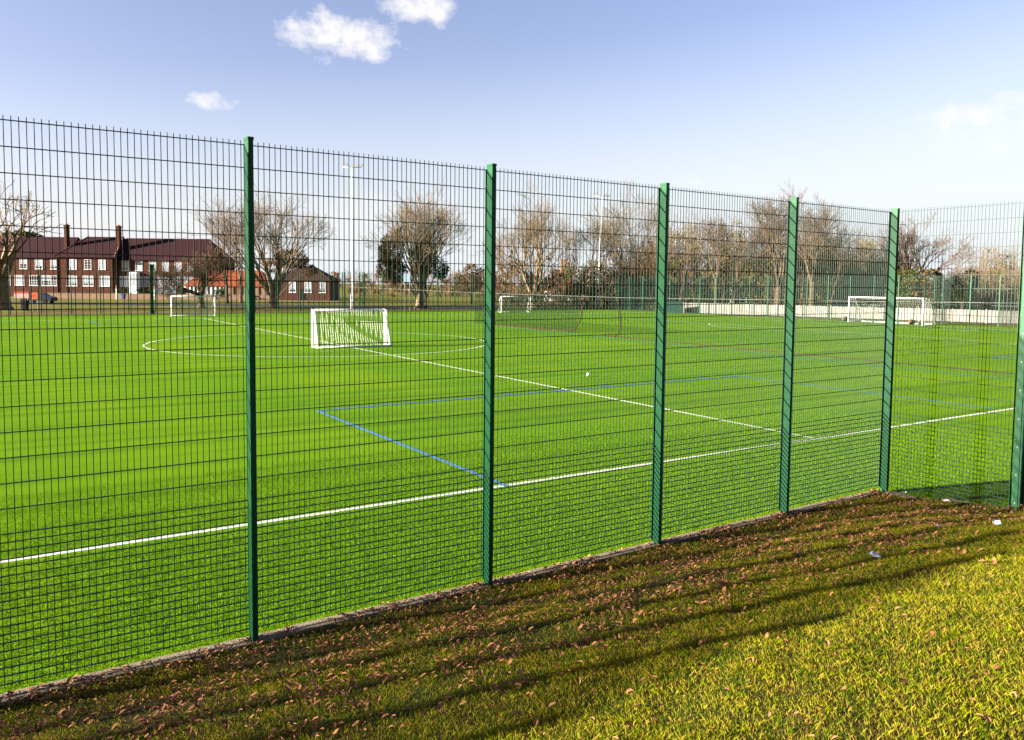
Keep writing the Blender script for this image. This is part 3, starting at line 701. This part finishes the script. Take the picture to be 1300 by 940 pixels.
def bare_tree(P, H, stems, spread, label, seed, r0=.35, trunk=.16, kids=(4,4,4,3,3), lev=5, up=.10, wob=.16, ln=.70, bark='bark', twig='twig', lean=(0,0), group='bare winter trees around the pitch', base_spread=.45, name='bare_tree', ivy=None, sp2=.5, rmin=.015):
    R = np.random.default_rng(seed); t = empty(name, (P[0],P[1],0)); tag(t, label, 'tree', group)
    gT, gB = MB(), MB(); th = H*trunk
    top = np.array([lean[0]*.2, lean[1]*.2, th])
    gT.tube([(0,0,-.3),(0,0,.1),(0,0,.5),tuple(top*.6),tuple(top)], [r0*1.7,r0*1.45,r0*1.1,r0*.95,r0*.9], 10)
    P_ = dict(wob=wob, up=up, kids=kids, spread=sp2, len=ln, thin=.72, rmin=rmin)
    tot = sum(ln**i for i in range(lev)); L0 = (H-th)/tot*1.13
    for s in range(stems):
        a = 2*PI*s/stems + R.uniform(-.4,.4); inc = base_spread*(R.uniform(.55,1.15) if s else .1)
        d = unit(np.array([math.cos(a)*math.sin(inc)+lean[0]*.05, math.sin(a)*math.sin(inc)+lean[1]*.05, math.cos(inc)]))
        rr = r0*(.62 if stems > 2 else .75)*R.uniform(.75,1.05)
        branch(gT, gB, top - np.array([0,0,R.uniform(0,.35)*th*.5]), d, L0*R.uniform(.85,1.08), rr, 1, lev, R, P_)
    gT.build('trunk', M[bark], t, True); gB.build('crown', M[twig], t)
    return t
def clump_mesh(centers, n, leaf, m, seed, name='foliage', flat=1.0):
    # centres: (x,y,z,rx,ry,rz); leaf faces spread through each lobe, denser to the shell
    R = np.random.default_rng(seed); V = []; 
    tot = sum(c[3]*c[4]*c[5] for c in centers)**1.0
    for c in centers:
        k = max(30, int(n*c[3]*c[4]*c[5]/tot)); d = R.normal(0,1,(k,3)); d /= np.linalg.norm(d,axis=1)[:,None]
        sub = R.normal(0,1,(max(4,k//60),3)); sub /= np.linalg.norm(sub,axis=1)[:,None]
        pick = sub[R.integers(0,len(sub),k)]; d = unit2(d*.45+pick*.75)*(R.uniform(.35,1.08,k)**.6)[:,None]
        V.append(d*np.array(c[3:6])+np.array(c[:3]))
    C = np.concatenate(V); C = C[C[:,2] > .03]; k = len(C)
    a = R.normal(0,1,(k,3)); a /= np.linalg.norm(a,axis=1)[:,None]; b = np.cross(a, R.normal(0,1,(k,3))); b /= np.linalg.norm(b,axis=1)[:,None]
    s = leaf*R.uniform(.5,1.3,k)[:,None]
    Q = np.stack([C-a*s, C+b*s*.5, C+a*s, C-b*s*.5], 1).reshape(-1,3)
    Fc = np.arange(len(Q)).reshape(-1,4)
    return np_mesh(name, Q, Fc, m)
def unit2(d): return d/(np.linalg.norm(d,axis=1)[:,None]+1e-9)
def bush(P, lobes, n, leaf, m, label, seed, cat='shrub', name='shrub', stem=True, group='evergreens and shrubs behind the fence', th=None):
    t = empty(name, (P[0],P[1],0)); tag(t, label, cat, group)
    if stem:
        g = MB(); zc = max(l[2] for l in lobes)
        g.tube([(0,0,-.2),(0,0,.6),(.05,0,zc*.5),(0,.05,zc)], [.28,.2,.14,.05], 8)
        for l in lobes: g.tube([(0,0,min(1.0,l[2]*.4)),(l[0]*.5,l[1]*.5,l[2]*.7),(l[0],l[1],l[2])], [.12,.08,.03], 6)
        g.build('trunk', M['barkgrey'], t)
    link('crown' if stem else 'foliage', clump_mesh(lobes, n, leaf, M[m], seed), t); return t
def hgt(px, pyb, pyt, P):
    D = (np.array(P)-CAM)@FH; return AT(px, pyt, D)[2]
# left edge pollard with wide crooked limbs
P = onY(3, 96); 
bare_tree(P, hgt(3,0,236,P), 6, .9, 'old tree with thick crooked pale limbs at the left edge', 11, r0=.75, rmin=.032, trunk=.24, kids=(3,3,3,2), lev=4, up=.02, wob=.26, ln=.68, base_spread=.85, sp2=.6, group='bare winter trees around the pitch')
P = onY(255, 97)
bare_tree(P, hgt(255,0,300,P), 7, 1, 'low round headed tree with dense fine brown twigs behind the far small goal', 12, r0=.38, trunk=.22, kids=(5,5,4,4,3), lev=5, up=.02, wob=.22, ln=.74, base_spread=1.25, twig='twigred', bark='barkgrey', sp2=.7)
P = onY(347, 92.5)
bare_tree(P, hgt(347,0,243,P), 7, 1, 'tall many stemmed bare tree in front of the brown pavilion', 13, r0=.55, trunk=.10, kids=(4,4,4,3,3), lev=5, up=.10, wob=.18, ln=.72, base_spread=.62)
P = onY(533, 87)
bare_tree(P, hgt(533,0,252,P), 8, 1, 'big bare tree with many upright pale stems and ivy around its fork', 14, r0=.55, trunk=.14, kids=(3,4,4,3,3), lev=5, up=.12, wob=.12, ln=.72, base_spread=.55)
P = onY(678, 90)
bare_tree(P, hgt(678,0,250,P), 6, 1, 'large bare tree with a wide vase shaped fork behind the right small goal', 15, r0=.55, trunk=.09, kids=(4,4,4,3,3), lev=5, up=.11, wob=.15, ln=.73, base_spread=.80)
P = onY(742, 86)
bare_tree(P, hgt(742,0,272,P), 3, 1, 'slender bare tree with a low fork just left of the thick based floodlight', 16, r0=.26, trunk=.26, kids=(4,4,4,3,3), lev=5, up=.10, wob=.18, ln=.70, base_spread=.42)
P = onY(800, 87)
bare_tree(P, hgt(800,0,248,P), 6, 1, 'tall spreading bare tree just right of the floodlight with a thick base', 17, r0=.45, trunk=.10, kids=(4,4,4,3,3), lev=5, up=.10, wob=.16, ln=.73, base_spread=.60)
P = onX(909, 80)
bare_tree(P, hgt(909,0,258,P), 3, 1, 'slim tall bare tree with thin twigs rising above the brown thicket', 18, r0=.26, trunk=.30, kids=(4,4,4,3,2), lev=5, up=.10, wob=.13, ln=.70, base_spread=.40, twig='twigred', bark='barkgrey')
P = onX(988, 88)
bare_tree(P, hgt(988,0,241,P), 4, 1, 'tallest reddish twigged bare tree standing left of the fourth fence post', 19, r0=.42, trunk=.22, kids=(4,4,4,3,3), lev=5, up=.12, wob=.15, ln=.70, base_spread=.38, twig='twigred', bark='barkgrey')
P = onX(1031, 88)
bare_tree(P, hgt(1031,0,255,P), 4, 1, 'bare tree with one thick upright trunk left of the large goal', 20, r0=.42, trunk=.28, kids=(4,4,4,3,3), lev=5, up=.11, wob=.16, ln=.69, base_spread=.42, twig='twigred', bark='barkgrey')
P = onX(1166, 104)
bare_tree(P, hgt(1166,0,272,P), 5, 1, 'bare tree with a rounded fine twigged crown above the shrubs behind the large goal', 21, r0=.40, trunk=.28, kids=(4,4,4,3,3), lev=5, up=.06, wob=.18, ln=.72, base_spread=.6, twig='twigred', bark='barkgrey')
# slender background trees
for px, Y, top, sd, lab in ((288,118,262,31,'thin bare tree behind the school end, left of the first fence post'),(306,122,262,32,'thin pale bare tree just left of the first fence post above the hall'),(640,100,288,33,'slim brown bare tree close to the right side of the second fence post'),
                            (835,112,262,34,'tall bare tree hidden partly behind the third fence post'),(1062,150,290,35,'faint distant bare tree right of the fourth fence post'),(958,140,268,36,'thin bare tree rising behind the small white house'),(715,118,285,38,'fine twigged bare tree rising behind the cottage chimney')):
    P = onY(px, Y); 
    if px > 900: P = onX(px, 92+(px % 7))
    bare_tree(P, hgt(px,0,top,P), 3, 1, lab, sd, r0=.24, trunk=.2, kids=(4,4,4,3), lev=4, up=.14, wob=.12, ln=.74, base_spread=.34, twig='twigred', bark='barkgrey')

def lob(spec, D):                              # lobes from measured offsets (px at depth D) around the base
    s = D/F_PX; out = []
    for dx, zc, rx, rz in spec:
        o = RH*dx*s; out.append((o[0], o[1], zc*s, rx*s, rx*s*.8, rz*s))
    return out
def B_(px, Y=None, X=None): return onY(px, Y) if Y else onX(px, X)
def dep(P): return (np.array(P)-CAM)@FH
P = B_(533, 88.5)
bush(P, lob([(-36,72,17,22),(-45,52,10,18),(-24,90,11,12),(-30,45,16,14)], dep(P)), 6000, .16, 'ivy', 'brown green evergreen tree left of the many stemmed ivy tree', 41, 'tree', 'evergreen_tree')
P = B_(540, 90)
bush(P, lob([(0,68,15,24),(4,88,8,12),(18,50,12,14),(-6,46,12,12)], dep(P)), 6000, .16, 'ever', 'dark ivy mass climbing in the middle of the big many stemmed tree', 42, 'ivy', 'ivy_clump')
P = B_(352, 108)
bush(P, lob([(18,58,22,13),(-4,50,14,10),(40,44,12,8)], dep(P)), 4000, .16, 'brownleaf', 'brown leaved tree showing behind the tall many stemmed tree', 43, 'tree', 'brown_tree')
P = B_(598, 108)
bush(P, lob([(-8,28,22,16),(12,34,16,14),(0,42,12,9)], dep(P)), 2400, .2, 'brownleaf', 'dark brown twiggy shrub just left of the second fence post', 44)
P = B_(718, 100)
bush(P, lob([(8,28,14,20),(-14,18,12,12),(30,20,16,16)], dep(P)), 2200, .2, 'olive', 'yellow green shrub in front of the cottage below the chimney', 45)
P = B_(748, 104)
bush(P, lob([(6,30,24,26),(-16,34,14,22),(34,24,16,20)], dep(P)), 3200, .22, 'olive', 'large yellow green shrub behind the slender tree by the floodlight', 46)
P = B_(918, X=96)
bush(P, lob([(0,60,10,12),(2,72,6,6),(-3,48,12,10),(0,34,12,12)], dep(P)), 2000, .2, 'ever', 'dark pine like tree behind the slim tall bare tree', 47, 'tree', 'pine_tree')
P = B_(942, X=94)
bush(P, lob([(0,52,13,9),(4,38,20,16)], dep(P)), 1600, .2, 'olive', 'olive green tree right of the dark pine', 48, 'tree', 'evergreen_tree')
P = B_(1050, X=98)
bush(P, lob([(6,50,20,16),(-10,40,16,14),(26,36,16,14),(0,24,30,18)], dep(P)), 5200, .20, 'thick', 'broad brown green shrub behind the bare tree left of the large goal', 49)
P = B_(1107, X=108)
bush(P, lob([(0,54,8,12),(-1,66,4,5),(0,36,16,18),(14,30,14,14)], dep(P)), 2600, .2, 'olive', 'pointed light green tree above the left part of the large goal', 50, 'tree', 'evergreen_tree')
P = B_(1145, X=96)
bush(P, lob([(-6,34,16,22),(12,40,18,18),(0,20,24,16)], dep(P)), 4600, .20, 'olive', 'dense green shrub straight behind the large goal right of the fifth post', 51)
P = B_(1182, X=98)
bush(P, lob([(-2,44,17,14),(-14,34,14,16),(10,36,12,14),(0,20,18,16)], dep(P)), 3200, .22, 'ivy', 'brown green shrub above the right post of the large goal', 52)
P = B_(1222, X=110)
bush(P, lob([(0,38,20,12),(-12,32,14,11),(9,46,12,10),(0,22,14,12)], dep(P)), 5200, .2, 'ever', 'dark flat topped pine right of the large goal', 53, 'tree', 'pine_tree')
P = B_(180, 152)
P = AT(175, 375, 156); bush(P, [(dx,0,1.0,1.6,.8,1.1) for dx in (-3,-1.6,0,1.5,3)], 1500, .16, 'ever', 'dark hedge under the ground floor windows of the right school wing', 54, 'hedge', 'hedge', stem=False)
P = AT(285, 375, 146); bush(P, [(0,0,1.1,1.2,.8,1.2),(-1.6,0,.9,1.1,.8,1.0)], 700, .16, 'ever', 'small dark hedge before the low hall', 55, 'hedge', 'hedge', stem=False)
P = AT(28, 300, 178); bush(P, lob([(0,70,26,10),(-22,66,16,10),(22,66,12,8)], 178), 2600, .35, 'ever', 'dark evergreen tops showing above the left part of the school roof', 56, 'tree', 'evergreen_tree')

# thickets and far woodland (one mass each)
def thicket(name, boxes, n, leaf, m, label, cat, seed, twigs=0, tm='twigred'):
    R = np.random.default_rng(seed); C = []
    for (pa, pb, Da, Db, top) in boxes:
        k = n//len(boxes); px = R.uniform(pa, pb, k); D = R.uniform(Da, Db, k); z = R.uniform(0, 1, k)**.8
        prof = .72+.16*np.sin(px*.11+seed)+.10*np.sin(px*.31+2*seed)+.07*np.sin(px*.83)
        P = np.array([AT(a, 375, d) for a, d in zip(px, D)]); H = top*prof
        P[:,2] = z*H*(1+.1*R.normal(0,1,k)); C.append(P)
    C = np.concatenate(C); k = len(C); seeds = C[R.integers(0, k, max(40, k//45))]
    C = seeds[R.integers(0, len(seeds), k)] + R.normal(0, 1, (k,3))*np.array([.55,.55,.42])*R.uniform(.4,1.6,(k,1))
    C = C[C[:,2] > 0]; k = len(C)
    a = R.normal(0,1,(k,3)); a[:,2] *= 1.6; a = unit2(a); b = unit2(np.cross(a, R.normal(0,1,(k,3))))
    s = leaf*R.uniform(.5,1.5,k)[:,None]
    Q = np.stack([C-a*s, C+b*s*.35, C+a*s, C-b*s*.35], 1).reshape(-1,3); Fc = np.arange(len(Q)).reshape(-1,4)
    o = link(name, np_mesh(name, Q, Fc, M[m])); tag(o, label, cat, kind='stuff')
    if twigs:
        g = MB()
        for i in range(twigs):
            bx = boxes[i % len(boxes)]; px = R.uniform(bx[0], bx[1]); D = R.uniform(bx[2], bx[3]); p = AT(px, 375, D); p[2] = 0
            H = bx[4]*R.uniform(.7,1.25); q = p.copy(); d = unit(np.array([R.normal(0,.12),R.normal(0,.12),1.0]))
            pts = [p + d*H*j/4 + R.normal(0,.12,3)*j*.5 for j in range(5)]
            g.tube(pts, [.09,.07,.05,.03,.012], 3, cap=False)
            for j in range(14):
                tpos = pts[R.integers(1,4)]+d*R.uniform(-.5,.5); dd = unit(np.array([R.normal(0,.6),R.normal(0,.6),R.uniform(.4,1.3)])); l = H*R.uniform(.12,.3)
                g.tube([tpos, tpos+dd*l*.5+R.normal(0,.06,3), tpos+dd*l], [.028,.018,.008], 3, cap=False)
        t = g.build(name, M[tm]); tag(t, label, cat, kind='stuff')
thicket('woodland', [(420,640,200,260,7.0),(-40,80,230,260,6)], 9000, .45, 'brownleaf', 'hazy brown woodland beyond the park behind the middle of the pitch', 'woodland', 61, 260)
thicket('thicket', [(625,850,112,150,7.6),(780,860,112,135,9)], 20000, .26, 'brownleaf', 'reddish brown undergrowth behind the trees right of centre', 'thicket', 62, 240)
thicket('scrub', [(830,1060,110,150,12.5),(1000,1150,112,150,10.5)], 52000, .21, 'thick', 'olive brown thicket behind the pale boarding, between the third post and the large goal', 'thicket', 63, 700, 'twigred')
thicket('brushwood', [(1195,1330,135,165,6.5),(1230,1400,140,180,10.5)], 20000, .28, 'reed', 'tan coloured winter scrub at the right edge behind the boarding', 'thicket', 64, 360, 'twig')

# small litter on the bank
def litter(px, py, s, label, seed):
    d = ray(px, py); P = CAM.copy()
    for t in np.linspace(1, 25, 4000):
        q = CAM+d*t
        if q[2] <= bank_z(np.array(q[0]), np.array(q[1])): P = q; break
    R = np.random.default_rng(seed); g = MB(); n = 5; gx = np.linspace(-s,s,n)
    for i in range(n-1):
        for j in range(n-1): pass
    V = [(x+R.normal(0,s*.1), y*.7+R.normal(0,s*.1), .02+abs(R.normal(0,s*.35))) for x in gx for y in gx]
    g.v = V
    for i in range(n-1):
        for j in range(n-1): a = i*n+j; g.f.append((a,a+1,a+n+1,a+n)); g.m.append(0)
    o = g.build('paper_scrap', M['paper']); o.location = (P[0],P[1],P[2]+.02); o.rotation_euler = (0,0,seed); tag(o, label, 'litter', 'litter on the bank')
litter(1111, 711, .055, 'largest crumpled white scrap of paper lying mid bank among leaves', 1)
litter(1202, 640, .04, 'small bluish white scrap lying close to the side step of the fence', 2)
litter(1148, 629, .035, 'small white scrap lying by the leaves at the fence corner post', 3)
litter(1266, 670, .05, 'flat pale scrap of paper lying near the right edge of the bank', 4)
litter(1192, 673, .03, 'tiny white scrap lying halfway between the corner and the end post', 5)

# ------------------------------------------------------------------ camera
cam = bpy.data.cameras.new('camera'); co = link('camera', cam); SC.camera = co
cam.sensor_width = 36; cam.sensor_fit = 'HORIZONTAL'; cam.lens = F_PX/1300*36; cam.shift_y = (425-470)/1300
cam.clip_start = .05; cam.clip_end = 5000
co.matrix_world = Matrix(((RT[0],UP[0],-FW[0],CAM[0]),(RT[1],UP[1],-FW[1],CAM[1]),(RT[2],UP[2],-FW[2],CAM[2]),(0,0,0,1)))

# ------------------------------------------------------------------ sun and sky
AZ = math.radians(16.0); EL = math.radians(14.7)     # azimuth measured off the fence line
sd = np.array([-math.cos(AZ)*math.cos(EL), math.sin(AZ)*math.cos(EL), math.sin(EL)])
sl = bpy.data.lights.new('sun', 'SUN'); sl.energy = 5.0; sl.angle = math.radians(.53); sl.color = (1.0,.92,.76)
so = link('sun', sl); so.rotation_euler = Vector(sd).to_track_quat('Z', 'Y').to_euler(); so.location = (0,0,50)
w = bpy.data.worlds.new('World'); SC.world = w; w.use_nodes = True; nt = w.node_tree; N = nt.nodes; L = nt.links
bgn = N['Background']; sky = N.new('ShaderNodeTexSky'); sky.sky_type = 'NISHITA'; sky.sun_disc = False
sky.sun_elevation = EL; sky.sun_rotation = math.atan2(sd[0], sd[1]); sky.air_density = 1.0; sky.dust_density = 1.2; sky.ozone_density = 1.6
tc = N.new('ShaderNodeTexCoord'); D_ = tc.outputs['Generated']
def vm(op, a, b=None):
    n = N.new('ShaderNodeVectorMath'); n.operation = op
    for i, v in enumerate((a, b)):
        if v is None: continue
        if isinstance(v, tuple): n.inputs[i].default_value = v
        else: L.new(v, n.inputs[i])
    return n
def mth(op, a, b=0.0, c=None, clamp=False):
    n = N.new('ShaderNodeMath'); n.operation = op; n.use_clamp = clamp
    for i, v in enumerate((a, b, c)):
        if v is None: continue
        if isinstance(v, (int, float)): n.inputs[i].default_value = v
        else: L.new(v, n.inputs[i])
    return n.outputs[0]
def nz(scale, det, st=(1,1,1), rough=.6):
    mp = N.new('ShaderNodeMapping'); mp.inputs['Scale'].default_value = st; L.new(D_, mp.inputs['Vector'])
    n = N.new('ShaderNodeTexNoise'); n.inputs['Scale'].default_value = scale; n.inputs['Detail'].default_value = det; n.inputs['Roughness'].default_value = rough; L.new(mp.outputs['Vector'], n.inputs['Vector']); return n.outputs['Fac']
n1 = nz(14, 8, (1,1,1.5), .62); n2 = nz(45, 6)
total = None
clouds = [(405,42,44,32,1.0),(462,52,50,30,1.0),(522,6,56,20,.9),(279,131,32,11,1.0),(1240,146,60,15,.9),(1278,128,24,12,.6),(1255,170,80,26,.3),(885,232,40,9,.25),
          (448,275,70,34,.35),(205,285,150,40,.35),(730,8,26,8,.0)]
for (px, py, wx, wy, st) in clouds:
    if st <= 0: continue
    c = unit(ray(px, py)); r_ = unit(np.cross(c, np.array([0,0,1.0]))); u_ = np.cross(r_, c)
    dt = vm('DOT_PRODUCT', D_, tuple(c)).outputs['Value']
    a = mth('DIVIDE', vm('DOT_PRODUCT', D_, tuple(r_)).outputs['Value'], wx/F_PX); b = mth('DIVIDE', vm('DOT_PRODUCT', D_, tuple(u_)).outputs['Value'], wy/F_PX)
    q = mth('ADD', mth('MULTIPLY', a, a), mth('MULTIPLY', b, b))
    v = mth('SUBTRACT', 1.0, q); v = mth('MAXIMUM', v, -1.5)
    v = mth('ADD', v, mth('MULTIPLY', mth('SUBTRACT', n1, .5), 5.2)); v = mth('ADD', v, mth('MULTIPLY', mth('SUBTRACT', n2, .5), 2.6))
    v = mth('MULTIPLY', v, .75, clamp=True); v = mth('MULTIPLY', v, mth('GREATER_THAN', dt, .5)); v = mth('MULTIPLY', v, st)
    total = v if total is None else mth('MAXIMUM', total, v)
# pale air low over the horizon, whiter to the right
sep = N.new('ShaderNodeSeparateXYZ'); L.new(D_, sep.inputs[0])
el = sep.outputs['Z']; 
rightv = vm('DOT_PRODUCT', D_, tuple(RH)).outputs['Value']
hz = mth('SUBTRACT', mth('ADD', .285, mth('MULTIPLY', rightv, .10)), el); hz = mth('DIVIDE', hz, .24, clamp=True); hz = mth('POWER', hz, 1.3)
fwd = mth('ADD', .55, vm('DOT_PRODUCT', D_, tuple(FH)).outputs['Value'], clamp=True)
veil = mth('MULTIPLY', mth('MULTIPLY', hz, fwd), .92, clamp=True)
gain = N.new('ShaderNodeMix'); gain.data_type = 'RGBA'; gain.blend_type = 'MULTIPLY'; gain.inputs['Factor'].default_value = 1; L.new(sky.outputs[0], gain.inputs['A']); gain.inputs['B'].default_value = (.85,.69,.76,1)
m1 = N.new('ShaderNodeMix'); m1.data_type = 'RGBA'; L.new(gain.outputs['Result'], m1.inputs['A']); m1.inputs['B'].default_value = (2.66,2.83,3.02,1); L.new(veil, m1.inputs['Factor'])
m2_ = N.new('ShaderNodeMix'); m2_.data_type = 'RGBA'; L.new(m1.outputs['Result'], m2_.inputs['A']); m2_.inputs['B'].default_value = (3.1,3.02,3.05,1); L.new(total, m2_.inputs['Factor'])
dim = mth('ADD', .40, mth('MULTIPLY', mth('ADD', .75, vm('DOT_PRODUCT', D_, tuple(FH)).outputs['Value'], clamp=True), .60))
m4 = N.new('ShaderNodeMix'); m4.data_type = 'RGBA'; m4.blend_type = 'MULTIPLY'; m4.inputs['Factor'].default_value = 1; L.new(m2_.outputs['Result'], m4.inputs['A']); L.new(dim, m4.inputs['B'])
L.new(m4.outputs['Result'], bgn.inputs['Color']); bgn.inputs['Strength'].default_value = .0545
SC.view_settings.view_transform = 'Standard'; SC.view_settings.look = 'None'; SC.view_settings.exposure = 2.65; SC.view_settings.gamma = 1
SC.render.resolution_x = 1024; SC.render.resolution_y = 740
